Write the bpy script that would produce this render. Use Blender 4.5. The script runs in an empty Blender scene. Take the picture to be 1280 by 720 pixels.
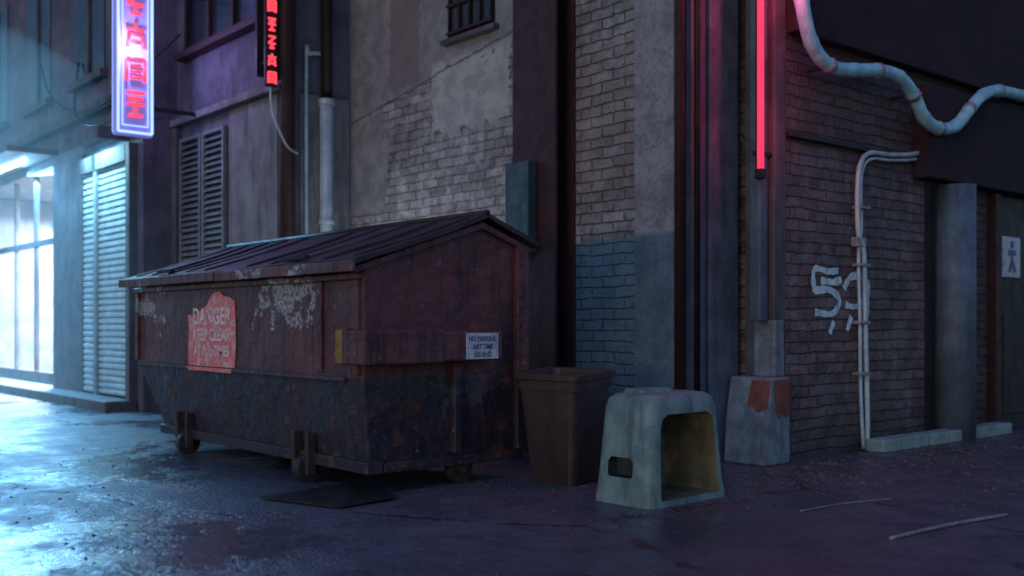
import bpy, bmesh, math, random
from mathutils import Vector, Matrix
random.seed(7)
scene = bpy.context.scene
scene.view_settings.view_transform = 'Standard'
scene.view_settings.look = 'None'
scene.view_settings.exposure = 0
COL = scene.collection

# ---------------------------------------------------------------- node helper
class NT:
    def __init__(s, name):
        s.m = bpy.data.materials.new(name); s.m.use_nodes = True
        s.t = s.m.node_tree; s.b = s.t.nodes['Principled BSDF']
        s.out = s.t.nodes['Material Output']
        s.tc = s.t.nodes.new('ShaderNodeTexCoord')
        sp = s.t.nodes.new('ShaderNodeSeparateXYZ'); s.t.links.new(s.tc.outputs['Object'], sp.inputs[0])
        s.x, s.y, s.z = sp.outputs
        s.o = s.tc.outputs['Object']
    def put(s, sock, v):
        if hasattr(v, 'is_output'): s.t.links.new(v, sock)
        elif v is not None:
            if sock.type == 'RGBA' and len(v) == 3: v = (*v, 1)
            sock.default_value = v
    def math(s, op, a, b=None, c=None, clamp=False):
        n = s.t.nodes.new('ShaderNodeMath'); n.operation = op; n.use_clamp = clamp
        s.put(n.inputs[0], a)
        if b is not None: s.put(n.inputs[1], b)
        if c is not None: s.put(n.inputs[2], c)
        return n.outputs[0]
    def vec(s, a, b, c):
        n = s.t.nodes.new('ShaderNodeCombineXYZ')
        for i, v in enumerate((a, b, c)): s.put(n.inputs[i], v)
        return n.outputs[0]
    def noise(s, scale, detail=4, rough=.6, vec=None, stretch=None):
        v = vec if vec is not None else s.o
        if stretch:
            mp = s.t.nodes.new('ShaderNodeMapping'); mp.inputs['Scale'].default_value = stretch
            s.t.links.new(v, mp.inputs[0]); v = mp.outputs[0]
        n = s.t.nodes.new('ShaderNodeTexNoise')
        n.inputs['Scale'].default_value = scale; n.inputs['Detail'].default_value = detail
        n.inputs['Roughness'].default_value = rough
        s.t.links.new(v, n.inputs['Vector']); return n.outputs['Fac']
    def mix(s, f, a, b, mode='MIX'):
        n = s.t.nodes.new('ShaderNodeMix'); n.data_type = 'RGBA'; n.blend_type = mode
        s.put(n.inputs[0], f); s.put(n.inputs[6], a); s.put(n.inputs[7], b)
        return n.outputs[2]
    def step(s, v, lo, hi):
        n = s.t.nodes.new('ShaderNodeMapRange'); n.interpolation_type = 'SMOOTHSTEP'
        s.put(n.inputs[0], v); n.inputs[1].default_value = lo; n.inputs[2].default_value = hi
        return n.outputs[0]
    def bump(s, h, strength=.5, dist=.01):
        n = s.t.nodes.new('ShaderNodeBump'); n.inputs['Strength'].default_value = strength
        n.inputs['Distance'].default_value = dist; s.t.links.new(h, n.inputs['Height'])
        s.t.links.new(n.outputs[0], s.b.inputs['Normal'])
    def rect(s, u, v, u0, u1, v0, v1, n, amp=.3, soft=.04):
        """soft edged patch on a wall with ragged borders"""
        a = s.math('MINIMUM', s.math('SUBTRACT', u, u0), s.math('SUBTRACT', u1, u))
        b = s.math('MINIMUM', s.math('SUBTRACT', v, v0), s.math('SUBTRACT', v1, v))
        m = s.math('MINIMUM', a, b)
        m = s.math('ADD', m, s.math('MULTIPLY', s.math('SUBTRACT', n, .5), amp))
        return s.step(m, 0, soft)

def grime(name, c1, c2, rough=.7, metal=0, scale=6, bump=.3, streak=.5, dark=None, dist=.01):
    N = NT(name)
    n = N.noise(scale, 4, .65)
    col = N.mix(N.step(n, .35, .65), c1, c2)
    if dark is None: dark = tuple(c * .3 for c in c1)
    st = N.noise(3, 3, .6, stretch=(4, 4, .5))
    col = N.mix(N.math('MULTIPLY', N.step(st, .48, .7), streak), col, dark)
    f = N.noise(scale * 9, 2, .6)
    col = N.mix(N.math('MULTIPLY', N.step(f, .55, .75), .35), col, dark)
    N.put(N.b.inputs['Base Color'], col)
    N.put(N.b.inputs['Roughness'], N.math('ADD', N.math('MULTIPLY', n, .35), rough - .18, clamp=True))
    N.b.inputs['Metallic'].default_value = metal
    N.bump(N.math('ADD', f, n), bump, dist)
    return N.m

def emis(name, col, strength, base=(.02, .02, .02)):
    N = NT(name)
    N.b.inputs['Base Color'].default_value = (*base, 1)
    N.b.inputs['Emission Color'].default_value = (*col, 1)
    N.b.inputs['Emission Strength'].default_value = strength
    return N.m

def brick(name, axis, ca, cb, mortar, extra=None, wash=.3, washcol=(.36, .33, .31)):
    N = NT(name)
    u = N.x if axis == 'x' else N.y
    dn = N.noise(2.2, 3)
    zz = N.math('ADD', N.z, N.math('MULTIPLY', dn, .045))
    w9 = N.noise(11, 3, .7)
    zz = N.math('ADD', zz, N.math('MULTIPLY', w9, .028))
    uu = N.math('ADD', u, N.math('MULTIPLY', w9, .08))
    bt = N.t.nodes.new('ShaderNodeTexBrick')
    N.t.links.new(N.vec(uu, zz, 0.0), bt.inputs['Vector'])
    bt.inputs['Scale'].default_value = 1
    bt.inputs['Brick Width'].default_value = .235; bt.inputs['Row Height'].default_value = .082
    bt.inputs['Mortar Size'].default_value = .011; bt.inputs['Mortar Smooth'].default_value = .9
    bt.inputs['Bias'].default_value = -.1
    bt.inputs['Color1'].default_value = (*ca, 1); bt.inputs['Color2'].default_value = (*cb, 1)
    bt.inputs['Mortar'].default_value = (*mortar, 1)
    big = N.noise(1.3, 4, .65); mid = N.noise(5, 5, .7); fine = N.noise(45, 3, .7); pit = N.noise(14, 4, .75)
    col = bt.outputs['Color']
    col = N.mix(N.math('MULTIPLY', N.step(pit, .42, .66), .65), col, N.mix(1.0, col, (.34, .34, .36), 'MULTIPLY'))
    col = N.mix(N.math('MULTIPLY', N.step(mid, .45, .72), wash), col, washcol)
    col = N.mix(N.math('MULTIPLY', N.step(big, .48, .7), .6), col, N.mix(1.0, col, (.36, .34, .38), 'MULTIPLY'))
    col = N.mix(N.math('MULTIPLY', N.step(fine, .5, .75), .5), col, N.mix(1.0, col, (.4, .38, .4), 'MULTIPLY'))
    h = N.math('SUBTRACT', 1.0, bt.outputs['Fac'])
    h = N.math('ADD', h, N.math('ADD', N.math('MULTIPLY', fine, .35), N.math('MULTIPLY', pit, 1.1)))
    if extra: col, h = extra(N, u, N.z, col, h, big, mid, fine)
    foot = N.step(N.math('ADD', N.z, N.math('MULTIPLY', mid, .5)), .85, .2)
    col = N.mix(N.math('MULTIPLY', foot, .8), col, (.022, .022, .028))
    N.put(N.b.inputs['Base Color'], col)
    N.put(N.b.inputs['Roughness'], N.math('SUBTRACT', .95, N.math('MULTIPLY', mid, .5)))
    N.bump(h, .9, .018)
    return N.m

# ---------------------------------------------------------------- mesh helpers
def link(ob, parent=None):
    COL.objects.link(ob)
    if parent:
        ob.parent = parent; ob.matrix_parent_inverse = Matrix.Translation(-Vector(parent.location))
    return ob
def empty(name, loc=(0, 0, 0)):
    e = bpy.data.objects.new(name, None); e.location = loc; e.empty_display_size = .2
    COL.objects.link(e); return e
def mesh(name, vs, fs, mat, parent=None, smooth=False, bevel=0):
    me = bpy.data.meshes.new(name); me.from_pydata([tuple(v) for v in vs], [], fs); me.update()
    bm = bmesh.new(); bm.from_mesh(me); bmesh.ops.recalc_face_normals(bm, faces=bm.faces); bm.to_mesh(me); bm.free()
    if mat: me.materials.append(mat)
    if smooth:
        for p in me.polygons: p.use_smooth = True
    ob = bpy.data.objects.new(name, me); link(ob, parent)
    if bevel:
        b = ob.modifiers.new('b', 'BEVEL'); b.width = bevel; b.segments = 2; b.limit_method = 'ANGLE'
    return ob
BF = [(0, 1, 3, 2), (4, 6, 7, 5), (0, 4, 5, 1), (2, 3, 7, 6), (0, 2, 6, 4), (1, 5, 7, 3)]
def box(name, lo, hi, mat, parent=None, bevel=0):
    vs = [(x, y, z) for x in (lo[0], hi[0]) for y in (lo[1], hi[1]) for z in (lo[2], hi[2])]
    return mesh(name, vs, BF, mat, parent, bevel=bevel)
def prism(name, pts, x0, x1, mat, parent=None, bevel=0, axis='x'):
    n = len(pts)
    f = (lambda a, p: (a, p[0], p[1])) if axis == 'x' else (lambda a, p: (p[0], a, p[1]))
    vs = [f(x0, p) for p in pts] + [f(x1, p) for p in pts]
    fs = [tuple(range(n)), tuple(range(n, 2 * n))] + [(i, (i + 1) % n, (i + 1) % n + n, i + n) for i in range(n)]
    return mesh(name, vs, fs, mat, parent, bevel=bevel)
def catmull(P, k=6):
    P = [Vector(p) for p in P]; Q = [P[0]] + P + [P[-1]]; o = []
    for i in range(1, len(Q) - 2):
        a, b, c, d = Q[i - 1:i + 3]
        for j in range(k):
            t = j / k
            o.append(.5 * ((2 * b) + (c - a) * t + (2 * a - 5 * b + 4 * c - d) * t * t + (3 * b - a - 3 * c + d) * t ** 3))
    o.append(P[-1]); return o
def tube(name, pts, r, mat, parent=None, smooth=True, seg=12, rings=None):
    P = catmull(pts) if smooth and len(pts) > 2 else [Vector(p) for p in pts]
    vs, fs = [], []; up = None
    for i, p in enumerate(P):
        t = (P[min(i + 1, len(P) - 1)] - P[max(i - 1, 0)]).normalized()
        if up is None: up = t.orthogonal().normalized()
        up = (up - t * up.dot(t)).normalized(); s = t.cross(up)
        rr = r * (rings(i) if rings else 1)
        for j in range(seg):
            a = 2 * math.pi * j / seg
            vs.append(p + (up * math.cos(a) + s * math.sin(a)) * rr)
        if i:
            for j in range(seg):
                k = (j + 1) % seg; b0 = (i - 1) * seg; b1 = i * seg
                fs.append((b0 + j, b0 + k, b1 + k, b1 + j))
    fs.append(tuple(range(seg))); fs.append(tuple(range(len(vs) - seg, len(vs))))
    ob = mesh(name, vs, fs, mat, parent)
    for p in ob.data.polygons: p.use_smooth = len(p.vertices) == 4
    return ob
def cyl(name, a, b, r, mat, parent=None, seg=20):
    return tube(name, [a, b], r, mat, parent, False, seg)
def rrect(w, h, r, n=5):
    o = []
    for cx, cy, a0 in ((w/2-r, h/2-r, 0), (-w/2+r, h/2-r, 90), (-w/2+r, -h/2+r, 180), (w/2-r, -h/2+r, 270)):
        for i in range(n + 1):
            a = math.radians(a0 + 90 * i / n); o.append((cx + r * math.cos(a), cy + r * math.sin(a)))
    return o
def loft(name, secs, mat, parent=None, n=5):
    vs, fs = [], []; c = 4 * (n + 1)
    for (cx, cy, z, w, h, r) in secs:
        vs += [(cx + a, cy + b, z) for a, b in rrect(w, h, r, n)]
    for i in range(len(secs) - 1):
        for j in range(c):
            k = (j + 1) % c; fs.append((i*c+j, i*c+k, (i+1)*c+k, (i+1)*c+j))
    fs.append(tuple(range(c))); fs.append(tuple(range(len(vs) - c, len(vs))))
    return mesh(name, vs, fs, mat, parent)
def ribbon(name, strokes, w, x, mat, parent=None):
    vs, fs = [], []
    for si, st in enumerate(strokes):
        P = catmull([(0, *p) for p in st], 5) if len(st) > 2 else [Vector((0, *p)) for p in st]
        for i, p in enumerate(P):
            t = (P[min(i+1, len(P)-1)] - P[max(i-1, 0)]).normalized()
            s = Vector((0, -t.z, t.y)) * w * random.uniform(.35, .6)
            xx = x + si * .0006
            vs += [(xx, p.y + s.y, p.z + s.z), (xx, p.y - s.y, p.z - s.z)]
            if i: b = len(vs); fs.append((b-4, b-3, b-1, b-2))
    return mesh(name, vs, fs, mat, parent)
def smooth_all(ob, ang=35):
    for p in ob.data.polygons: p.use_smooth = True
    ob.data.set_sharp_from_angle(angle=math.radians(ang))
def text(name, body, size, loc, rot, mat, parent, ext=.0008, sx=1):
    c = bpy.data.curves.new(name, 'FONT'); c.body = body; c.size = size; c.extrude = ext; c.align_x = 'CENTER'; c.offset = size * .02
    t = bpy.data.objects.new(name, c); COL.objects.link(t)
    dg = bpy.context.evaluated_depsgraph_get(); dg.update()
    me = bpy.data.meshes.new_from_object(t.evaluated_get(dg)); bpy.data.objects.remove(t)
    me.transform(Matrix.Translation(loc) @ rot @ Matrix.Diagonal((sx, 1, 1, 1)))
    me.materials.clear(); me.materials.append(mat)
    return link(bpy.data.objects.new(name, me), parent)
RX = Matrix.Rotation(math.radians(90), 4, 'X')
RY = Matrix.Rotation(math.radians(90), 4, 'Z') @ RX

# ---------------------------------------------------------------- materials
M = {}
M['concrete'] = grime('concrete', (.20, .20, .22), (.13, .13, .15), .85, scale=3, streak=.6)
M['concrete_dk'] = grime('concrete_dark', (.10, .10, .125), (.06, .06, .08), .8, scale=3)
M['facade'] = grime('facade_paint', (.125, .12, .17), (.07, .07, .11), .8, scale=2)
M['louver'] = grime('louver_metal', (.24, .26, .30), (.16, .18, .22), .55, .3, 8)
M['shutter'] = grime('shutter_metal', (.40, .50, .56), (.28, .38, .44), .5, 0, 6, streak=.3)
M['dark'] = grime('dark_metal', (.03, .024, .028), (.018, .016, .02), .55, .4, 8)
M['redsteel'] = grime('oxide_steel', (.060, .020, .024), (.030, .016, .022), .6, .3, 9)
M['teal'] = grime('teal_metal', (.05, .10, .13), (.03, .06, .08), .5, .3, 9)
M['bluegrey'] = grime('bluegrey_panel', (.11, .155, .22), (.065, .095, .14), .6, .1, 4)
M['palepipe'] = grime('pale_pipe', (.50, .60, .70), (.34, .43, .52), .45, .1, 7, streak=.3)
M['duct'] = grime('duct_plastic', (.32, .66, .82), (.19, .48, .62), .4, 0, 10, streak=.3)
M['conduit'] = grime('conduit_metal', (.32, .34, .40), (.21, .22, .27), .45, .3, 14, streak=.3)
M['glassdk'] = grime('dark_glass', (.02, .025, .04), (.012, .014, .02), .25, 0, 3, bump=.05)
M['wood'] = grime('pale_wood', (.28, .38, .38), (.18, .26, .28), .75, 0, 10)
M['stick'] = grime('stick_wood', (.30, .30, .33), (.18, .18, .20), .75, 0, 20)
M['brown'] = grime('brown_plastic', (.062, .038, .044), (.034, .026, .032), .5, 0, 8, bump=.12)
M['crate'] = grime('pale_plastic', (.185, .275, .285), (.11, .175, .19), .55, 0, 7, bump=.15, streak=.6, dark=(.045, .055, .055))
M['crate_in'] = grime('stained_plastic', (.19, .165, .10), (.095, .09, .065), .6, 0, 7, bump=.15)
M['rubber'] = grime('rubber', (.02, .02, .022), (.03, .03, .03), .7, 0, 12)
M['lid'] = grime('lid_plastic', (.030, .024, .034), (.016, .015, .022), .55, 0, 5, bump=.35, dist=.02)
M['rustbrk'] = grime('rusty_bracket', (.075, .046, .046), (.035, .024, .028), .7, .2, 14)
M['yellow'] = grime('yellow_paint', (.36, .22, .04), (.16, .10, .03), .6, 0, 12)
M['cream'] = grime('cream_wall', (.66, .58, .46), (.50, .45, .36), .8, 0, 5)
M['dark_sheet'] = grime('dark_sheet_surface', (.018, .017, .02), (.03, .025, .028), .35, 0, 9)
M['graf'] = grime('graffiti_paint', (.68, .88, .98), (.45, .62, .70), .7, 0, 18, streak=.4, dark=(.12, .09, .09))
M['leaf'] = grime('litter', (.12, .10, .10), (.045, .04, .045), .8, 0, 5)
M['stone'] = grime('block_concrete', (.20, .26, .31), (.12, .155, .20), .85, 0, 8)
M['kerb'] = grime('kerb_stone', (.12, .12, .13), (.07, .07, .08), .7, 0, 5)
M['redneon'] = emis('red_neon_glass', (1, .035, .10), 1.5)
M['redneon2'] = emis('red_neon_letter_glass', (1, .05, .08), 1.7)
M['blueneon'] = emis('blue_neon_glass', (.20, .30, 1), 3.2)
M['cyan'] = emis('fluorescent_glass', (.55, .9, 1), 5)
M['signpanel'] = emis('lit_sign_panel', (.30, .25, 1), .30, (.3, .3, .5))

def wallC(N, u, z, col, h, big, mid, fine):
    n = N.math('ADD', N.math('MULTIPLY', big, .6), N.math('MULTIPLY', mid, .4))
    line = N.math('ADD', 3.03, N.math('MULTIPLY', N.math('ADD', u, 8.96), .16))
    d = N.math('SUBTRACT', z, line)
    d2 = N.math('MINIMUM', N.math('SUBTRACT', z, 2.1), N.math('SUBTRACT', -8.55, u))
    d = N.math('MAXIMUM', d, d2)
    d = N.math('ADD', d, N.math('MULTIPLY', N.math('SUBTRACT', n, .5), .9))
    m = N.step(d, 0, .05)
    keep = N.step(u, -6.1, -6.3)
    m = N.math('MULTIPLY', m, keep)
    pl = N.mix(N.step(mid, .35, .65), (.235, .235, .265), (.14, .14, .165))
    m2 = N.rect(u, z, -7.8, -6.62, 2.72, 3.42, mid, .5)
    pl2 = N.mix(N.step(mid, .4, .6), (.37, .365, .39), (.26, .26, .28))
    m3 = N.rect(u, z, -8.5, -7.95, 3.25, 6, mid, .2)
    flat = N.math('MAXIMUM', m, m2)
    col = N.mix(m, col, pl); col = N.mix(m2, col, pl2)
    col = N.mix(N.math('MULTIPLY', m3, .7), col, N.mix(fine, (.11, .075, .09), (.17, .12, .14)))
    cr = N.math('ABSOLUTE', N.math('ADD', N.math('SUBTRACT', z, N.math('ADD', line, .06)), N.math('MULTIPLY', N.math('SUBTRACT', mid, .5), .12)))
    col = N.mix(N.math('MULTIPLY', N.math('MULTIPLY', N.step(cr, .018, .004), keep), .8), col, (.05, .045, .05))
    b = N.math('MULTIPLY', N.step(N.math('ADD', z, N.math('MULTIPLY', mid, .08)), 1.69, 1.66), N.step(u, -6.2, -6.15))
    blue = N.mix(N.step(mid, .35, .65), (.10, .18, .25), (.06, .12, .175))
    col = N.mix(N.math('MULTIPLY', b, .93), col, blue)
    r = N.math('MULTIPLY', N.step(u, -6.2, -6.15), N.rect(u, z, -6.2, -4.7, 1.9, 3.1, mid, 1.6))
    col = N.mix(N.math('MULTIPLY', r, .4), col, (.17, .11, .11))
    h = N.math('MULTIPLY', h, N.math('SUBTRACT', 1.0, N.math('MULTIPLY', flat, .85)))
    h = N.math('ADD', h, N.math('ADD', N.math('MULTIPLY', flat, 1.3), N.math('MULTIPLY', mid, .4)))
    return col, h
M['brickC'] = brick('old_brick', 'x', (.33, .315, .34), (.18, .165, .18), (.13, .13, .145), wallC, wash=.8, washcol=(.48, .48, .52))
def wallE(N, u, z, col, h, big, mid, fine):
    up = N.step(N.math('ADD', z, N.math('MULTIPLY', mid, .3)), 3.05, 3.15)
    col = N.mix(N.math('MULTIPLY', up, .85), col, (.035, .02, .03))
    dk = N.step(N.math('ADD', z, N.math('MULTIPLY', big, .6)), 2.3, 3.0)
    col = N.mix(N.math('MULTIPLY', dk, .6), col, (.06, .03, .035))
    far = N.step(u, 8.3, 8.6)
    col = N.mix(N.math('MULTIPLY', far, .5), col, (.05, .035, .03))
    return col, h
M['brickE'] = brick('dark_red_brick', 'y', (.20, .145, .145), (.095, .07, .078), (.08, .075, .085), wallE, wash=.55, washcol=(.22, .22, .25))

def pilaster_mat():
    N = NT('painted_pilaster')
    mid = N.noise(5, 5, .7); fine = N.noise(40, 4, .7)
    col = N.mix(N.step(mid, .35, .65), (.26, .265, .31), (.15, .15, .185))
    b = N.step(N.math('ADD', N.z, N.math('MULTIPLY', mid, .1)), 1.72, 1.67)
    col = N.mix(b, col, N.mix(N.step(mid, .35, .65), (.10, .155, .215), (.055, .10, .145)))
    col = N.mix(N.math('MULTIPLY', N.step(fine, .5, .7), .4), col, (.05, .05, .055))
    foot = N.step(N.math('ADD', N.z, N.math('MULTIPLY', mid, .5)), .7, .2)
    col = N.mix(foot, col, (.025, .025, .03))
    N.put(N.b.inputs['Base Color'], col); N.b.inputs['Roughness'].default_value = .85
    N.bump(N.math('ADD', mid, fine), .5, .015); return N.m
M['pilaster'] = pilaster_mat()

def ground_mat():
    N = NT('wet_asphalt')
    big = N.noise(.55, 4, .6); mid = N.noise(2.6, 5, .7); fine = N.noise(70, 2, .7); gr = N.noise(18, 4, .7)
    wet = N.step(N.math('ADD', N.math('MULTIPLY', big, .6), N.math('MULTIPLY', mid, .4)), .55, .43)
    col = N.mix(N.step(mid, .35, .65), (.105, .108, .145), (.052, .053, .076))
    col = N.mix(N.math('MULTIPLY', N.step(gr, .5, .7), .5), col, (.15, .15, .185))
    col = N.mix(N.math('MULTIPLY', wet, .5), col, (.032, .036, .055))
    vo = N.t.nodes.new('ShaderNodeTexVoronoi'); vo.feature = 'DISTANCE_TO_EDGE'; vo.inputs['Scale'].default_value = .45
    wv = N.t.nodes.new('ShaderNodeVectorMath'); wv.operation = 'ADD'
    N.t.links.new(N.o, wv.inputs[0]); N.t.links.new(N.vec(N.math('MULTIPLY', mid, .8), N.math('MULTIPLY', big, .8), 0.0), wv.inputs[1])
    N.t.links.new(wv.outputs[0], vo.inputs['Vector'])
    crack = N.math('MULTIPLY', N.step(vo.outputs['Distance'], .014, .003), N.step(mid, .42, .55))
    col = N.mix(crack, col, (.015, .014, .018))
    N.put(N.b.inputs['Base Color'], col)
    r = N.math('ADD', .52, N.math('MULTIPLY', wet, -.29))
    r = N.math('ADD', r, N.math('MULTIPLY', N.math('SUBTRACT', gr, .5), .35), clamp=True)
    N.put(N.b.inputs['Roughness'], r)
    h = N.math('ADD', N.math('MULTIPLY', fine, .4), N.math('ADD', N.math('MULTIPLY', gr, .7), N.math('MULTIPLY', mid, .5)))
    h = N.math('SUBTRACT', h, N.math('MULTIPLY', crack, .8))
    h = N.math('MULTIPLY', h, N.math('SUBTRACT', 1.0, N.math('MULTIPLY', wet, .65)))
    N.bump(h, .8, .016); return N.m
M['ground'] = ground_mat()

def dump_mat():
    N = NT('weathered_dumpster_paint')
    big = N.noise(1.6, 4, .65); mid = N.noise(7, 5, .7); fine = N.noise(40, 3, .7)
    st = N.noise(3, 4, .7, stretch=(5, 5, .45))
    col = N.mix(N.step(big, .35, .65), (.145, .048, .060), (.075, .034, .052))
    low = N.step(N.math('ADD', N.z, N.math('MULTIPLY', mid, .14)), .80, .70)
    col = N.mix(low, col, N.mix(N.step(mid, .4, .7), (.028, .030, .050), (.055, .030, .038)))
    col = N.mix(N.math('MULTIPLY', N.step(st, .46, .64), .75), col, (.024, .016, .022))
    rust = N.math('MULTIPLY', N.step(mid, .53, .64), N.step(big, .38, .55))
    col = N.mix(N.math('MULTIPLY', rust, .75), col, (.14, .048, .028))
    col = N.mix(N.math('MULTIPLY', N.step(fine, .55, .7), .5), col, (.12, .06, .055))
    w1 = N.rect(N.x, N.z, -6.45, -5.75, 1.05, 1.30, mid, 1.3, .03)
    w2 = N.rect(N.x, N.z, -8.6, -8.15, 1.08, 1.24, mid, .9, .02)
    w3 = N.rect(N.y, N.z, 3.75, 4.3, .45, .7, mid, .8, .2)
    front = N.step(N.y, 3.35, 3.3)
    side = N.step(N.x, -5.3, -5.2)
    pn = N.math('MULTIPLY', N.math('MAXIMUM', w1, w2), N.step(fine, .62, .42))
    col = N.mix(N.math('MULTIPLY', N.math('MULTIPLY', pn, front), .85), col, (.40, .46, .50))
    col = N.mix(N.math('MULTIPLY', N.math('MULTIPLY', w3, side), .35), col, (.16, .19, .24))
    sc = N.step(N.noise(22, 3, .8), .63, .68)
    col = N.mix(N.math('MULTIPLY', sc, .55), col, (.22, .19, .21))
    N.put(N.b.inputs['Base Color'], col)
    N.put(N.b.inputs['Roughness'], N.math('ADD', .24, N.math('MULTIPLY', mid, .5)))
    N.b.inputs['Metallic'].default_value = .1
    N.bump(N.math('ADD', N.math('MULTIPLY', big, 3.5), N.math('MULTIPLY', mid, .6)), .6, .025); return N.m
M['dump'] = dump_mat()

def sticker_mat(name, base, worn):
    N = NT(name); mid = N.noise(12, 5, .7); fine = N.noise(50, 4, .7)
    col = N.mix(N.step(mid, .50, .62), base, worn)
    col = N.mix(N.math('MULTIPLY', N.step(fine, .50, .68), .6), col, (.12, .07, .09))
    N.put(N.b.inputs['Base Color'], col); N.b.inputs['Roughness'].default_value = .6; return N.m
M['stick1'] = sticker_mat('red_sticker', (.74, .19, .20), (.66, .46, .49))
M['stick1w'] = sticker_mat('sticker_print', (.80, .70, .74), (.60, .30, .33))
M['stick2'] = sticker_mat('white_label', (.50, .58, .72), (.36, .43, .55))
M['ink'] = grime('label_ink', (.07, .09, .15), (.12, .15, .22), .6)

# ---------------------------------------------------------------- ground
mesh('road', [(-120, -120, 0), (120, -120, 0), (120, 120, 0), (-120, 120, 0)], [(0, 1, 2, 3)], M['ground'])
box('sidewalk_kerb', (-40, 4.02, -.05), (-11.9, 4.395, .12), M['kerb'], None, .015)

# ---------------------------------------------------------------- brick building (C, D, E)
BB = empty('brick_building', (-6, 5.6, 0))
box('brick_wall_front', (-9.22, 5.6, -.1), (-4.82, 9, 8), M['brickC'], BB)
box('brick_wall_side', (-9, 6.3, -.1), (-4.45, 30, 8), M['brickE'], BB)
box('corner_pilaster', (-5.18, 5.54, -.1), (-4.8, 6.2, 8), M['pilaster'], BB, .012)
box('side_panel_a', (-4.815, 5.66, .0), (-4.775, 5.86, 8), M['bluegrey'], BB, .008)
box('side_panel_b', (-4.815, 5.89, .0), (-4.76, 6.22, 8), M['bluegrey'], BB, .008)
box('corner_strip', (-4.70, 6.22, .6), (-4.44, 6.36, 8), M['concrete_dk'], BB, .01)
box('corner_plaster', (-4.62, 6.212, .62), (-4.43, 6.33, 1.03), M['stone'], BB, .015)
box('column_flange_front', (-6.36, 5.38, 0), (-5.85, 5.41, 8), M['redsteel'], BB, .004)
box('column_web', (-6.13, 5.41, 0), (-6.08, 5.57, 8), M['redsteel'], BB)
box('column_flange_back', (-6.36, 5.57, 0), (-5.85, 5.598, 8), M['redsteel'], BB, .004)
box('column_junction_box', (-6.34, 5.28, 1.55), (-6.06, 5.378, 2.28), M['teal'], BB, .012)
box('window_recess', (-7.5, 5.585, 3.57), (-6.85, 5.61, 4.7), M['glassdk'], BB)
for i in range(5):
    x = -7.47 + i * .15; cyl('window_bar_%d' % i, (x, 5.57, 3.57), (x, 5.57, 4.7), .012, M['redsteel'], BB, 8)
for z in (3.6, 3.85, 4.1): box('window_rail_%d' % int(z*100), (-7.5, 5.555, z), (-6.85, 5.575, z + .025), M['redsteel'], BB)
box('window_sill', (-7.56, 5.53, 3.52), (-6.79, 5.60, 3.565), M['concrete_dk'], BB, .01)
box('side_ledge', (-4.452, 6.36, 2.36), (-4.40, 7.9, 2.40), M['dark'], BB, .006)
FAS = grime('fascia_metal', (.024, .014, .026), (.014, .010, .022), 1.0, 0, 4)
box('side_fascia', (-4.451, 6.38, 3.12), (-4.36, 30, 8), FAS, BB, .01)
box('side_shutter_box', (-4.452, 8.15, 2.22), (-4.30, 14, 3.0), FAS, BB, .01)
cyl('blue_pier', (-4.36, 8.72, 0), (-4.36, 8.72, 2.2), .17, M['bluegrey'], BB, 24)
box('pier_dark_gap', (-4.455, 8.36, 0), (-4.435, 8.52, 2.2), M['dark'], BB)  # dark strip on the wall beside the pier
box('side_door', (-4.46, 9.62, 0), (-4.41, 10.75, 2.2), M['dark'], BB, .01)
box('side_door_frame', (-4.455, 9.5, 0), (-4.36, 9.615, 2.2), M['redsteel'], BB, .006)
box('door_panel', (-4.41, 9.72, .15), (-4.395, 10.6, 1.1), M['dark'], BB, .008)

# ---------------------------------------------------------------- middle building (B)
WB = empty('warehouse_building', (-10.5, 4.8, 0))
box('wall', (-11.75, 4.8, -.1), (-9.22, 9, 8), M['facade'], WB)
box('upper_ledge', (-11.74, 4.70, 3.28), (-9.2, 4.80, 3.36), M['concrete'], WB, .01)
box('wall_pier', (-11.74, 4.72, 0), (-11.6, 4.802, 3.27), M['concrete_dk'], WB, .01)
box('lower_plaster', (-10.33, 4.785, 0), (-9.24, 4.80, 3.27), M['concrete'], WB)
for a, b, nm in ((-11.55, -10.98, 'a'), (-10.93, -10.38, 'b')):
    box('louver_back_' + nm, (a, 4.79, .5), (b, 4.81, 3.12), M['dark'], WB)
    for (l, h_) in (((a, 4.74, .5), (a + .04, 4.81, 3.12)), ((b - .04, 4.74, .5), (b, 4.81, 3.12))):
        box('louver_frame_' + nm, l, h_, M['louver'], WB, .005)
    box('louver_top_' + nm, (a + .041, 4.74, 3.08), (b - .041, 4.81, 3.12), M['louver'], WB)
    vs, fs = [], []
    z = .55
    while z < 3.05:
        k = len(vs); j = random.uniform(-.004, .004)
        for x in (a + .042, b - .042):
            vs += [(x, 4.745, z + j), (x, 4.785, z + .045 + j), (x, 4.788, z + .05 + j), (x, 4.745, z + .008 + j)]
        fs += [(k, k+4, k+5, k+1), (k+3, k+2, k+6, k+7), (k, k+3, k+7, k+4), (k+1, k+5, k+6, k+2)]
        z += .068
    mesh('louver_slats_' + nm, vs, fs, M['louver'], WB)
box('window_glass', (-11.4, 4.79, 4.1), (-9.5, 4.805, 5.6), M['glassdk'], WB)
box('window_sill', (-11.5, 4.66, 4.0), (-9.4, 4.80, 4.08), M['redsteel'], WB, .01)
for x in (-11.4, -10.8, -10.2, -9.55): box('mullion', (x, 4.74, 4.085), (x + .06, 4.80, 5.6), M['redsteel'], WB)

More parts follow.
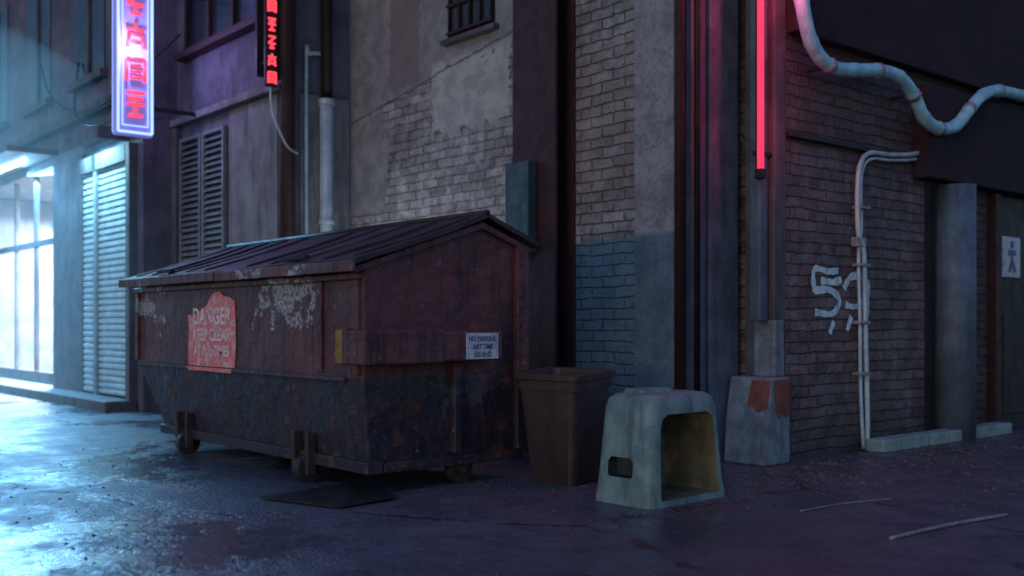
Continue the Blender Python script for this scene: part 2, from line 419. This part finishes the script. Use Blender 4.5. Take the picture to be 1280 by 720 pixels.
# ---------------------------------------------------------------- storefront building (A)
SB = empty('storefront_building', (-15, 4.4, 0))
box('wall_right', (-13.75, 4.4, -.1), (-11.75, 9, 8), M['facade'], SB)
box('wall_above', (-40, 4.4, 3.2), (-13.76, 9, 8), M['facade'], SB)
box('pillar', (-15.0, 4.36, -.1), (-13.76, 4.9, 3.19), M['concrete_dk'], SB, .02)
box('wall_far', (-40, 4.4, -.1), (-19.6, 9, 3.19), M['facade'], SB)
box('room_floor', (-19.6, 4.4, 0.10), (-15.0, 9, .13), M['cream'], SB)
box('room_back', (-19.6, 7.2, .13), (-14.9, 7.4, 3.19), M['cream'], SB)
box('room_side', (-15.1, 4.91, .13), (-14.9, 7.19, 3.19), M['cream'], SB)
box('room_shelf', (-16.9, 6.2, .13), (-16.2, 6.8, 1.4), M['brown'], SB, .01)
box('counter', (-18.9, 6.0, .13), (-17.8, 6.7, 1.0), M['rustbrk'], SB, .01)
for i, x in enumerate((-17.9, -17.1, -16.2, -15.5)):
    box('room_poster_%d' % i, (x, 7.18, 1.2 + .1 * (i % 2)), (x + .45, 7.198, 1.9), M['rustbrk'] if i % 2 else M['teal'], SB)
for x in (-18.9, -17.45, -16.4, -15.08): box('mullion', (x, 4.5, .13), (x + .07, 4.56, 3.19), M['concrete_dk'], SB, .005)
box('transom', (-19.6, 4.49, 2.15), (-15.01, 4.57, 2.23), M['concrete_dk'], SB, .005)
box('kick_rail', (-19.6, 4.49, .13), (-15.01, 4.57, .3), M['concrete_dk'], SB, .005)
box('canopy', (-22, 3.75, 3.32), (-14.9, 4.40, 3.40), M['concrete_dk'], SB, .01)
cyl('fluorescent_lamp', (-19.5, 4.05, 3.26), (-15.2, 4.05, 3.26), .04, M['cyan'], SB)
cyl('room_lamp', (-18.8, 5.6, 3.0), (-15.6, 5.6, 3.0), .04, M['cyan'], SB)
def shutter(a, b, top, y, nm, mat):
    box('shutter_housing_' + nm, (a, y - .06, top), (b, 4.402, top + .2), M['concrete_dk'], SB, .01)
    vs, fs = [], []; z = .14; pr = []
    while z < top:
        pr += [(y + .02, z), (y - .012, z + .018), (y - .012, z + .055), (y + .02, z + .073)]; z += .078
    for x in (a, b):
        vs += [(x, p[0], p[1]) for p in pr]
    n = len(pr)
    for i in range(n - 1): fs.append((i, i+1, n+i+1, n+i))
    mesh('shutter_slats_' + nm, vs, fs, mat, SB)
box('door_reveal', (-13.72, 4.39, .12), (-11.95, 4.403, 3.0), M['dark'], SB)
shutter(-13.1, -12.05, 2.9, 4.36, 'a', M['shutter'])
shutter(-13.66, -13.22, 2.9, 4.36, 'b', M['shutter'])
box('shutter_post', (-13.21, 4.32, .12), (-13.11, 4.402, 2.89), M['louver'], SB, .005)
box('shutter_post_2', (-12.04, 4.30, .12), (-11.92, 4.402, 3.1), M['concrete_dk'], SB, .005)
cyl('added_strip_lamp', (-13.5, 4.12, 3.22), (-12.3, 4.12, 3.22), .018, M['cyan'], SB, 8)  # added lamp that brightens the shutters
box('added_strip_hood', (-13.6, 4.06, 3.265), (-12.2, 4.40, 3.30), M['concrete_dk'], SB, .006)
box('added_strip_lip', (-13.6, 4.03, 3.15), (-12.2, 4.058, 3.30), M['concrete_dk'], SB, .006)  # hood and lip added to hide the lamp from the camera
box('added_strip_end', (-12.198, 4.03, 3.15), (-12.18, 4.40, 3.30), M['concrete_dk'], SB, .004)
box('band_ledge', (-40, 4.28, 3.62), (-11.74, 4.40, 3.74), M['concrete_dk'], SB, .01)
for i in range(7):
    x = -13.0 - i * 2.2
    box('upper_window_%d' % i, (x - 1.1, 4.385, 4.15), (x, 4.41, 6), M['glassdk'], SB)
    box('upper_window_sill_%d' % i, (x - 1.2, 4.30, 4.05), (x + .1, 4.40, 4.145), M['concrete_dk'], SB)
    box('upper_window_mullion_%d' % i, (x - .58, 4.36, 4.146), (x - .52, 4.40, 6), M['concrete_dk'], SB)

# ---------------------------------------------------------------- pipes on the step wall
cyl('drainpipe', (-9.17, 4.86, 0), (-9.17, 4.86, 8), .075, M['redsteel'])
P = empty('utility_pipe', (-9.14, 5.28, 0))
cyl('pipe_lower', (-9.14, 5.28, 0), (-9.14, 5.28, 3.25), .068, M['palepipe'], P, 24)
cyl('pipe_upper', (-9.14, 5.28, 3.25), (-9.14, 5.28, 8), .058, M['dark'], P, 24)
for z in (.9, 2.0, 3.2): cyl('pipe_collar', (-9.14, 5.28, z), (-9.14, 5.28, z + .06), .08, M['palepipe'], P, 24)
tube('utility_pipe.001', [(-9.19, 5.08, 1), (-9.19, 5.08, 3.55), (-9.19, 5.12, 3.7), (-9.19, 5.3, 3.72)], .02, M['palepipe'])
box('step_wall_panel', (-9.222, 5.02, 0), (-9.205, 5.58, 3.3), M['concrete'], WB)
cyl('drainpipe.001', (-4.77, 5.57, 0), (-4.77, 5.57, 8), .036, M['redsteel'])
cyl('drainpipe.002', (-4.72, 5.70, 0), (-4.72, 5.70, 8), .022, M['dark'])

# ---------------------------------------------------------------- neon blade sign
def glyph(k):
    G = [
        [[(-1,.9),(1,.9)],[(-.8,.45),(.8,.45)],[(0,.9),(0,-.9)],[(-1,0),(1,0)],[(-.8,-.9),(.8,-.9)]],
        [[(-1,.9),(-1,-.9)],[(-1,.9),(1,.9),],[(1,.9),(1,-.9)],[(-.6,.4),(.6,.4)],[(-.6,-.1),(.6,-.1)],[(-.6,-.6),(.6,-.6)]],
        [[(0,1),(0,.5)],[(-1,.5),(1,.5)],[(-.7,.1),(.7,.1)],[(-.7,.1),(-.9,-.9)],[(.7,.1),(.9,-.9)],[(-.5,-.5),(.5,-.5)]],
        [[(-.9,.9),(.9,.9)],[(.9,.9),(-.9,-.2)],[(-.9,-.2),(.9,-.2)],[(0,-.2),(0,-.9)],[(-.6,-.9),(.6,-.9)]],
    ]
    return G[k % 4]
NS = empty('neon_sign', (-11.0, 4.0, 4.4))
box('sign_box', (-11.05, 3.81, 3.0), (-10.95, 4.21, 6.2), M['signpanel'], NS, .015)
for sx, nm in ((-10.93, 'front'), (-11.07, 'back')):
    o = [(sx, 3.83, 3.03), (sx, 4.19, 3.03), (sx, 4.19, 6.18), (sx, 3.83, 6.18)]
    for i in range(4): cyl('outline_%s_%d' % (nm, i), o[i], o[(i+1) % 4], .014, M['blueneon'], NS, 6)
    o = [(sx, 3.875, 3.10), (sx, 4.145, 3.10), (sx, 4.145, 6.1), (sx, 3.875, 6.1)]
    for i in range(4): cyl('inner_outline_%s_%d' % (nm, i), o[i], o[(i+1) % 4], .007, M['blueneon'], NS, 6)
    for g in range(8):
        cz = 3.33 + g * .36
        for j, s in enumerate(glyph(g)):
            pts = [(sx + (.012 if nm == 'front' else -.012), 4.01 + p[0] * .095, cz + p[1] * .135) for p in s]
            tube('letter_%s_%d_%d' % (nm, g, j), pts, .0175, M['redneon2'], NS, False, 5)
for z in (3.3, 4.6, 5.9): box('bracket', (-11.02, 4.215, z), (-10.98, 4.79, z + .04), M['dark'], NS)
tube('hanging_cable', [(-13.9, 4.36, 4.4), (-13.7, 4.25, 3.75), (-13.0, 4.15, 3.45), (-12.3, 4.15, 3.35), (-11.6, 4.18, 3.4), (-11.05, 4.22, 3.6)], .013, M['dark'])
tube('hanging_cable.002', [(-15.5, 4.30, 4.9), (-14.6, 4.2, 4.1), (-13.6, 4.2, 3.7), (-12.6, 4.2, 3.6), (-11.8, 4.3, 3.8), (-11.4, 4.7, 4.3)], .010, M['dark'])

NS2 = empty('neon_sign.001', (-9.0, 4.59, 4))
box('sign_box', (-9.02, 4.53, 3.26), (-8.98, 4.65, 5.6), M['dark'], NS2, .008)
for g in range(13):
    cz = 3.34 + g * .17
    for j, s in enumerate(glyph(g + 1)):
        pts = [(-8.965, 4.59 + p[0] * .038, cz + p[1] * .06) for p in s]
        tube('letter_%d_%d' % (g, j), pts, .0115, M['redneon2'], NS2, False, 5)
for z in (3.5, 5.2): box('bracket', (-9.2, 4.58, z), (-9.021, 4.60, z + .03), M['dark'], NS2)
box('bracket_mount', (-9.24, 4.55, 3.4), (-9.2, 4.80, 5.4), M['dark'], NS2)
tube('hanging_cable.001', [(-9.0, 4.59, 3.27), (-8.99, 4.6, 3.05), (-9.0, 4.68, 2.86), (-9.05, 4.80, 2.72), (-9.13, 4.95, 2.68)], .012, M['palepipe'])

# ---------------------------------------------------------------- red neon tube
RT = empty('neon_tube_light', (-4.4, 6.0, 3.5))
cyl('tube', (-4.40, 6.0, 2.09), (-4.40, 6.0, 6.4), .024, M['redneon'], RT, 12)
box('channel', (-4.46, 6.02, 2.02), (-4.42, 6.06, 6.5), M['redsteel'], RT, .004)
box('end_cap', (-4.43, 5.97, 2.02), (-4.37, 6.03, 2.088), M['dark'], RT, .006)
for z in (2.2, 3.4, 4.6, 5.8): box('bracket', (-4.5, 6.04, z), (-4.46, 6.22, z + .03), M['dark'], RT)
box('back_post', (-4.56, 6.09, 1.02), (-4.47, 6.18, 8), M['bluegrey'], RT, .008)

# ---------------------------------------------------------------- duct & conduits on side wall
D = [(6.27,3.9),(6.26,3.55),(6.27,3.30),(6.39,3.01),(6.62,2.88),(6.94,2.90),(7.27,2.95),(7.58,2.95),(7.81,2.84),(7.98,2.68),(8.22,2.62),(8.51,2.68),(8.75,2.85),(9.0,3.01),(9.3,3.09),(9.75,3.11)]
DU = empty('flexible_duct', (-4.26, 8, 2.9))
tube('duct_body', [(-4.25, y, z) for y, z in D], .052, M['duct'], DU, rings=lambda i: 1.0 + (.12 if i % 6 == 0 else 0), seg=16)
for i in (4, 6, 8, 10, 12, 14):
    y, z = D[i]; y2, z2 = D[i-1]; v = Vector((0, y-y2, z-z2)).normalized() * .025
    c = Vector((-4.25, y, z)); tube('duct_clamp_%d' % i, [c - v, c + v], .060, M['conduit'], DU, False, 16)
    box('duct_bracket_%d' % i, (-4.45, y - .012, z - .012), (-4.30, y + .012, z + .012), M['dark'], DU)
EC = empty('electrical_conduit', (-4.38, 7.3, 1.2))
C1 = [(8.50,2.62),(8.20,2.44),(7.75,2.37),(7.42,2.35),(7.28,2.25),(7.24,2.05),(7.25,1.72),(7.33,1.55),(7.35,1.03),(7.38,.35),(7.38,.02)]
C2 = [(8.52,2.58),(8.22,2.40),(7.77,2.33),(7.46,2.31),(7.33,2.22),(7.30,2.05),(7.31,1.76),(7.27,1.55),(7.29,1.03),(7.30,.5),(7.34,.02)]
tube('conduit_a', [(-4.40, y, z) for y, z in C1], .020, M['palepipe'], EC, seg=10)
tube('conduit_b', [(-4.41, y, z) for y, z in C2], .014, M['palepipe'], EC, seg=10)
for z in (.6, 1.0, 1.45, 1.9): box('conduit_clip', (-4.45, 7.24, z), (-4.375, 7.39, z + .025), M['conduit'], EC, .004)
box('conduit_box', (-4.45, 7.22, 1.60), (-4.385, 7.35, 1.68), M['conduit'], EC, .01)

# graffiti, paper sign, block, plank
G = [[(7.04,1.41),(6.90,1.40),(6.72,1.41),(6.72,1.24)],[(6.72,1.25),(6.93,1.26),(7.06,1.18),(6.96,1.08),(6.73,1.09)],
     [(7.12,1.27),(7.22,1.37),(7.42,1.36),(7.47,1.25),(7.30,1.14),(7.14,1.15)],
     [(7.46,1.32),(7.45,1.10),(7.38,.93)], [(6.98,1.02),(6.92,.93)], [(7.22,1.06),(7.16,.95)], [(6.80,1.33),(6.95,1.32),(7.08,1.34)]]
ribbon('graffiti', G, .055, -4.444, M['graf'])
PS = empty('wall_sign', (-4.40, 9.9, 1.63))
box('sign_plate', (-4.405, 9.70, 1.44), (-4.39, 10.06, 1.82), M['stick2'], PS, .003)
tube('icon_head', [(-4.389, 9.88, 1.75), (-4.384, 9.88, 1.75)], .035, M['ink'], PS, False, 14)
ribbon('icon_body', [[(9.88, 1.70), (9.88, 1.6)], [(9.80, 1.67), (9.96, 1.67)], [(9.88, 1.6), (9.82, 1.49)], [(9.88, 1.6), (9.94, 1.49)]], .05, -4.386, M['ink'], PS)
CB = empty('concrete_block', (-4.56, 6.1, 0))
prism('block_body', [(6.0, 0), (6.30, 0), (6.30, .62), (6.08, .62), (6.02, .3)], -4.73, -4.36, M['stone'], CB, .02)
ORP = grime('red_paint', (.26, .075, .06), (.15, .055, .05), .75, 0, 9)
mesh('red_paint_patch', [(-4.357, 6.10, .60), (-4.357, 6.28, .61), (-4.357, 6.29, .36), (-4.357, 6.24, .33), (-4.357, 6.2, .36), (-4.357, 6.15, .33), (-4.357, 6.11, .38)], [(0,1,2,3,4,5,6)], ORP, CB)
mesh('red_paint_patch_front', [(-4.53, 6.074, .60), (-4.37, 6.074, .60), (-4.37, 6.038, .40), (-4.41, 6.036, .39), (-4.45, 6.031, .37), (-4.50, 6.04, .41), (-4.55, 6.041, .42)], [(0,1,2,3,4,5,6)], ORP, CB)
box('wooden_plank', (-4.40, 7.35, 0.0), (-4.24, 9.55, .10), M['wood'], None, .01)
tube('stick', [(-2.52, 4.43, .008), (-2.49, 4.9, .014), (-2.44, 5.44, .008)], .009, M['stick'], seg=8)
tube('stick.001', [(-3.2, 4.71, .006), (-3.17, 5.05, .01), (-3.09, 5.43, .006)], .004, M['stick'], seg=6)
cb = mesh('dark_ground_sheet', [(-5.42, 2.70, .008), (-4.85, 2.88, .008), (-4.89, 3.29, .02), (-5.10, 3.33, .008), (-5.43, 3.31, .03)], [(0,1,2,3,4)], M['dark_sheet'])  # flat dark sheet lying on the ground
so = cb.modifiers.new('s', 'SOLIDIFY'); so.thickness = .008; so.offset = 1

# ---------------------------------------------------------------- dumpster
DP = empty('dumpster', (-6.9, 3.8, 0))
prof = [(3.27,.15),(3.2,.68),(3.2,1.36),(4.06,1.64),(4.42,1.52),(4.42,.15)]
XL = [-8.22,-8.66,-8.72,-8.72,-8.72,-8.22]
XR = [-5.17,-5.12,-5.12,-5.12,-5.12,-5.17]
vs = [(XR[i], *prof[i]) for i in range(6)] + [(XL[i], *prof[i]) for i in range(6)]
fs = [(0,1,5),(1,2,3,4,5),(6,7,11),(7,8,9,10,11)] + [(i,(i+1)%6,(i+1)%6+6,i+6) for i in range(6)]
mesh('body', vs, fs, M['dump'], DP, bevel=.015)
def lid(nm, x0, x1, a, b, t=.03, sag=.02):
    """sagging plastic lid leaf: gridded slab"""
    (y0, z0), (y1, z1) = a, b; nx, ny = 14, 6; vs = []; fs = []
    for L in (0, t):
        for i in range(nx + 1):
            for j in range(ny + 1):
                u, v = i / nx, j / ny
                dz = -sag * math.sin(math.pi * v) * (.6 + .4 * math.sin(3.3 * u * math.pi + x0)) + random.uniform(-.003, .003)
                if v == 0: dz = random.uniform(-.006, .004)
                vs.append((x0 + (x1 - x0) * u, y0 + (y1 - y0) * v, z0 + (z1 - z0) * v + dz + L))
    n1 = (nx + 1) * (ny + 1); I = lambda i, j, l: l * n1 + i * (ny + 1) + j
    for i in range(nx):
        for j in range(ny):
            for l in (0, 1): fs.append((I(i,j,l), I(i+1,j,l), I(i+1,j+1,l), I(i,j+1,l)))
        for j in (0, ny): fs.append((I(i,j,0), I(i+1,j,0), I(i+1,j,1), I(i,j,1)))
    for j in range(ny):
        for i in (0, nx): fs.append((I(i,j,0), I(i,j+1,0), I(i,j+1,1), I(i,j,1)))
    o = mesh(nm, vs, fs, M['lid'], DP); smooth_all(o, 40)
lid('lid_leaf_a', -8.80, -6.92, (3.10, 1.345), (4.07, 1.665))
lid('lid_leaf_b', -6.90, -5.05, (3.10, 1.345), (4.07, 1.665))
lid('lid_rear', -8.80, -5.05, (4.50, 1.505), (4.075, 1.67), .03, .0)
box('lid_lip_a', (-8.80, 3.085, 1.305), (-6.92, 3.105, 1.372), M['dump'], DP, .006)
box('lid_lip_b', (-6.90, 3.085, 1.30), (-5.05, 3.105, 1.365), M['dump'], DP, .006)
cyl('lid_hinge', (-8.8, 4.07, 1.70), (-5.05, 4.07, 1.70), .018, M['dark'], DP)
for i in range(11):
    x = -8.6 + i * .34
    if abs(x + 6.91) < .06: continue
    prism('lid_rib_%d' % i, [(3.16, 1.38), (3.6, 1.505), (4.0, 1.663), (4.0, 1.684), (3.6, 1.540), (3.16, 1.404)], x, x + .045, M['lid'], DP, .004)
for x in (-8.1, -6.0): box('lid_handle', (x, 3.14, 1.40), (x + .3, 3.17, 1.43), M['dark'], DP, .004)
prism('gable_trim', [(3.12,1.29),(4.06,1.60),(4.46,1.46),(4.46,1.50),(4.06,1.645),(3.12,1.33)], -5.118, -5.085, M['dump'], DP, .005)
box('waist_rail', (-8.60, 3.175, .655), (-5.30, 3.205, .685), M['dump'], DP, .008)
box('top_rail', (-8.70, 3.165, 1.26), (-5.13, 3.203, 1.30), M['dump'], DP, .008)
for x in (-8.66, -5.20): box('corner_post', (x, 3.172, .702), (x + .06, 3.21, 1.258), M['dump'], DP, .006)
box('mid_post', (-5.62, 3.178, .702), (-5.57, 3.21, 1.258), M['dump'], DP, .006)
prism('bottom_rail', [(3.23,.12),(3.34,.12),(3.34,.19),(3.225,.19)], -8.25, -5.12, M['dump'], DP, .006)
box('bottom_rail_side', (-5.19, 3.345, .12), (-5.12, 4.42, .18), M['dump'], DP, .006)
box('rear_post', (-5.125, 4.34, .19), (-5.08, 4.44, 1.50), M['dump'], DP, .006)
box('side_post', (-5.16, 3.85, .2), (-5.10, 3.90, .76), M['dump'], DP, .006)
box('fork_pocket', (-5.24, 3.12, .765), (-4.975, 3.68, .965), M['dump'], DP, .012)
box('fork_pocket_rear', (-5.13, 3.683, .775), (-4.99, 4.14, .955), M['dump'], DP, .012)
box('pocket_label', (-4.992, 3.85, .785), (-4.984, 4.10, .945), M['stick2'], DP)
for i, t_ in enumerate(('NO PARKING', 'ANY TIME', '555 0142')):
    text('label_text_%d' % i, t_, .045, (-4.9825, 3.975, .895 - i * .048), RY, M['ink'], DP, sx=.8)
box('yellow_reflector', (-5.36, 3.155, .77), (-5.245, 3.165, .965), M['yellow'], DP)
box('yellow_reflector_mount', (-5.37, 3.165, .765), (-5.242, 3.2, .97), M['dump'], DP)
st = [(-7.60,.69),(-7.35,.688),(-6.80,.69),(-6.78,.85),(-6.785,1.0),(-6.80,1.16),(-6.88,1.19),(-6.97,1.20),(-7.05,1.235),(-7.14,1.23),(-7.2,1.20),(-7.27,1.14),(-7.35,1.11),(-7.42,1.10),(-7.50,1.065),(-7.61,1.07),(-7.59,.95),(-7.605,.85)]
mesh('warning_sticker', [(a, 3.194, b) for a, b in st], [tuple(range(len(st)))], M['stick1'], DP)
mesh('warning_sticker_lower', [(-7.59, 3.172, .683), (-6.80, 3.172, .683), (-6.82, 3.172, .652), (-7.2, 3.172, .657), (-7.55, 3.172, .654)], [(0,1,2,3,4)], M['stick1'], DP)
for i, (t_, z_, s_) in enumerate((('DANGER', 1.0, .17), ('KEEP CLEAR', .88, .125), ('AT ALL TIMES', .77, .105))):
    text('sticker_text_%d' % i, t_, s_, (-7.19, 3.192, z_), RX, M['stick1w'], DP, sx=.95)
def caster(nm, x, y, r=.085):
    box(nm + '_plate', (x - .09, y - .05, .125), (x + .09, y + .09, .149), M['rustbrk'], DP, .003)
    for s in (-1, 1):
        prism(nm + '_fork', [(y - .06, .14), (y + .06, .14), (y + .03, .07), (y - .03, .07)], x + s*.05 - .006, x + s*.05 + .006, M['rustbrk'], DP)
    cyl(nm + '_wheel', (x - .038, y, r), (x + .038, y, r), r, M['rubber'], DP, 24)
    cyl(nm + '_hub', (x - .06, y, r), (x + .06, y, r), .022, M['rustbrk'], DP, 12)
for i, (x, y) in enumerate([(-5.85, 3.24), (-7.72, 3.24), (-5.20, 3.95), (-7.9, 4.2)]): caster('caster_%d' % i, x, y)
for i, x in enumerate((-5.85, -7.72)):
    box('caster_guard_%d' % i, (x - .11, 3.185, .05), (x - .075, 3.25, .32), M['rustbrk'], DP, .008)
    box('caster_guard_r_%d' % i, (x + .065, 3.185, .05), (x + .10, 3.25, .32), M['rustbrk'], DP, .008)

# ---------------------------------------------------------------- trash bin
tb = loft('trash_bin', [(0,0,0,.31,.31,.05),(0,0,.01,.33,.33,.05),(0,0,.60,.44,.44,.06),(0,0,.60,.46,.46,.06),(0,0,.66,.47,.47,.06),(0,0,.665,.50,.50,.06),(0,0,.70,.505,.505,.06),(0,0,.705,.49,.49,.06),(0,0,.70,.45,.45,.05),(0,0,.55,.42,.42,.05),(0,0,.05,.31,.31,.05)], M['brown'])
smooth_all(tb, 40)
tb.location = (-4.80, 4.50, 0); tb.rotation_euler = (math.radians(2), math.radians(1), math.radians(14))

# ---------------------------------------------------------------- plastic crate (upturned, open side)
outer = loft('plastic_crate', [(0,0,0,.44,.70,.05),(0,0,.03,.435,.695,.05),(0,0,.10,.42,.68,.06),(0,0,.53,.375,.62,.07),(0,0,.58,.35,.595,.075),(0,0,.605,.30,.54,.08),(0,0,.612,.22,.44,.08)], M['crate'], n=6)
cut = prism('cutter', [(-.265,.035),(.265,.035),(.245,.42),(.225,.475),(.18,.50),(-.18,.50),(-.225,.475),(-.245,.42)], -.17, .4, M['crate_in'])
slot = prism('slot', [(-.11,.165),(-.10,.15),(.06,.15),(.07,.165),(.07,.235),(.05,.26),(-.09,.26),(-.11,.235)], -.5, -.20, M['dark'], axis='y')  # cut faces coloured dark, painting the shade inside the slot
for c in (cut, slot):
    bm_ = outer.modifiers.new('c', 'BOOLEAN'); bm_.operation = 'DIFFERENCE'; bm_.object = c; bm_.solver = 'EXACT'; bm_.material_mode = 'TRANSFER'
dg = bpy.context.evaluated_depsgraph_get(); dg.update()
me = bpy.data.meshes.new_from_object(outer.evaluated_get(dg))
outer.modifiers.clear(); outer.data = me
for c in (cut, slot): bpy.data.objects.remove(c)
smooth_all(outer, 38)
outer.location = (-3.985, 4.49, 0); outer.rotation_euler = (0, 0, math.radians(3))
loftm = loft('crate_top_ridge', [(-4.02,4.42,.60,.17,.30,.05),(-4.02,4.42,.632,.15,.28,.05)], M['crate'])
loftm.parent = outer; loftm.matrix_parent_inverse = outer.matrix_basis.inverted()

# ---------------------------------------------------------------- litter and gravel: one object
vs, fs = [], []
def chip(x, y, s):
    k = len(vs); a = random.uniform(0, 6.28); h = s * random.uniform(.15, .7)
    for i in range(5):
        t = a + i * 1.257; r = s * random.uniform(.6, 1.1)
        vs.append((x + r*math.cos(t), y + r*math.sin(t), .001))
    vs.append((x + random.uniform(-.3,.3)*s, y, h + .002))
    for i in range(5): fs.append((k+i, k+(i+1) % 5, k+5))
for i in range(1400):
    y = random.uniform(5.2, 11); x = -4.3 + abs(random.gauss(0, .9)); chip(x, y, random.uniform(.008, .028))
for i in range(900):
    chip(random.uniform(-9, -1.5), random.uniform(1.4, 5.5), random.uniform(.003, .014))
for i in range(350):
    chip(random.uniform(-5.2, -3.4), random.gauss(4.4, .6), random.uniform(.004, .018))
mesh('litter_debris', vs, fs, M['leaf'])

# ---------------------------------------------------------------- self-glowing volume in place of lit haze outside the shop
def glow_volume(name, col, s):
    m = bpy.data.materials.new(name); m.use_nodes = True; nt = m.node_tree
    nt.nodes.remove(nt.nodes['Principled BSDF'])
    v = nt.nodes.new('ShaderNodeEmission'); v.inputs['Strength'].default_value = s; v.inputs['Color'].default_value = (*col, 1)
    nt.links.new(v.outputs[0], nt.nodes['Material Output'].inputs['Volume']); return m
bpy.ops.mesh.primitive_uv_sphere_add(segments=24, ring_count=12, location=(-16.5, 2.9, 1.8))
hb = bpy.context.object; hb.name = 'storefront_haze_glow'; hb.scale = (5.6, 3.2, 3.4); hb.data.materials.append(glow_volume('haze_glow', (.20, .62, 1.0), .038))  # haze emits its own light instead of scattering the shop's

# ---------------------------------------------------------------- light
w = bpy.data.worlds.new('World'); scene.world = w; w.use_nodes = True
bg = w.node_tree.nodes['Background']
sky = w.node_tree.nodes.new('ShaderNodeTexSky'); sky.sky_type = 'NISHITA'; sky.sun_disc = False
sky.sun_elevation = math.radians(3); sky.sun_rotation = math.radians(160)
mx = w.node_tree.nodes.new('ShaderNodeMix'); mx.data_type = 'RGBA'; mx.blend_type = 'MULTIPLY'; mx.inputs[0].default_value = 1
mx.inputs[7].default_value = (.34, .52, 1.0, 1)
w.node_tree.links.new(sky.outputs[0], mx.inputs[6]); w.node_tree.links.new(mx.outputs[2], bg.inputs[0])
bg.inputs[1].default_value = .36
def light(name, typ, loc, to, energy, col, **k):
    l = bpy.data.lights.new(name, typ); l.energy = energy; l.color = col
    for a, b in k.items(): setattr(l, a, b)
    o = bpy.data.objects.new(name, l); o.location = loc
    o.rotation_euler = (Vector(to) - Vector(loc)).to_track_quat('-Z', 'Y').to_euler(); COL.objects.link(o); return o
light('fill_sun', 'SUN', (0, -5, 10), (-3, 3, 2), .30, (.66, .76, 1), angle=math.radians(15))  # weak sun added as general soft fill over the alley
light('storefront_glow', 'AREA', (-17.2, 4.0, 3.15), (-15.5, 1.0, 0), 780, (.18, .56, 1), shape='RECTANGLE', size=4.2, size_y=.3)
light('room_light', 'AREA', (-17.2, 5.6, 2.9), (-17.2, 5.6, 0), 1400, (.78, .95, 1), shape='RECTANGLE', size=3.2, size_y=.5)
light('added_shutter_fill', 'AREA', (-12.9, 4.12, 3.18), (-12.9, 4.27, 0), 60, (.35, .8, 1), shape='RECTANGLE', size=1.2, size_y=.05)  # fill on the shutters, from the added strip lamp
FL = empty('added_work_light', (-8.3, 5.0, .9))  # added lamp, unseen behind the dumpster, brightens the brick
box('added_lamp_housing', (-8.42, 4.94, .86), (-8.18, 5.04, 1.02), M['dark'], FL, .01)
cyl('added_lamp_stand', (-8.3, 4.99, 0), (-8.3, 4.99, .86), .02, M['dark'], FL, 8)
for s in (-1, 1): cyl('added_lamp_leg', (-8.3, 4.99, .25), (-8.3 + s * .2, 4.99, .01), .012, M['dark'], FL, 6)
light('added_work_light_beam', 'AREA', (-8.3, 5.06, .96), (-8.0, 5.6, 1.9), 16, (.8, .9, 1), size=.18)  # beam of the added lamp, aimed at the brick wall
for i, (z, e) in enumerate(((2.4, 4), (3.3, 8), (4.3, 20), (5.4, 30))):
    light('neon_tube_glow_%d' % i, 'POINT', (-4.22, 5.96, z), (0, 0, 0), e, (1, .05, .16), shadow_soft_size=.02)
light('neon_sign_glow', 'POINT', (-10.75, 3.9, 3.9), (0, 0, 0), 30, (.5, .35, 1), shadow_soft_size=.05)

# ---------------------------------------------------------------- camera
cd = bpy.data.cameras.new('camera'); cam = bpy.data.objects.new('camera', cd); COL.objects.link(cam)
cam.location = (0, 0, 1.0); cam.rotation_euler = (math.radians(90), 0, math.radians(49.8))
cd.sensor_width = 36; cd.lens = 36.28; cd.shift_y = .0352; cd.clip_end = 500
cd.dof.use_dof = True; cd.dof.focus_distance = 6.2; cd.dof.aperture_fstop = 1.3
scene.camera = cam
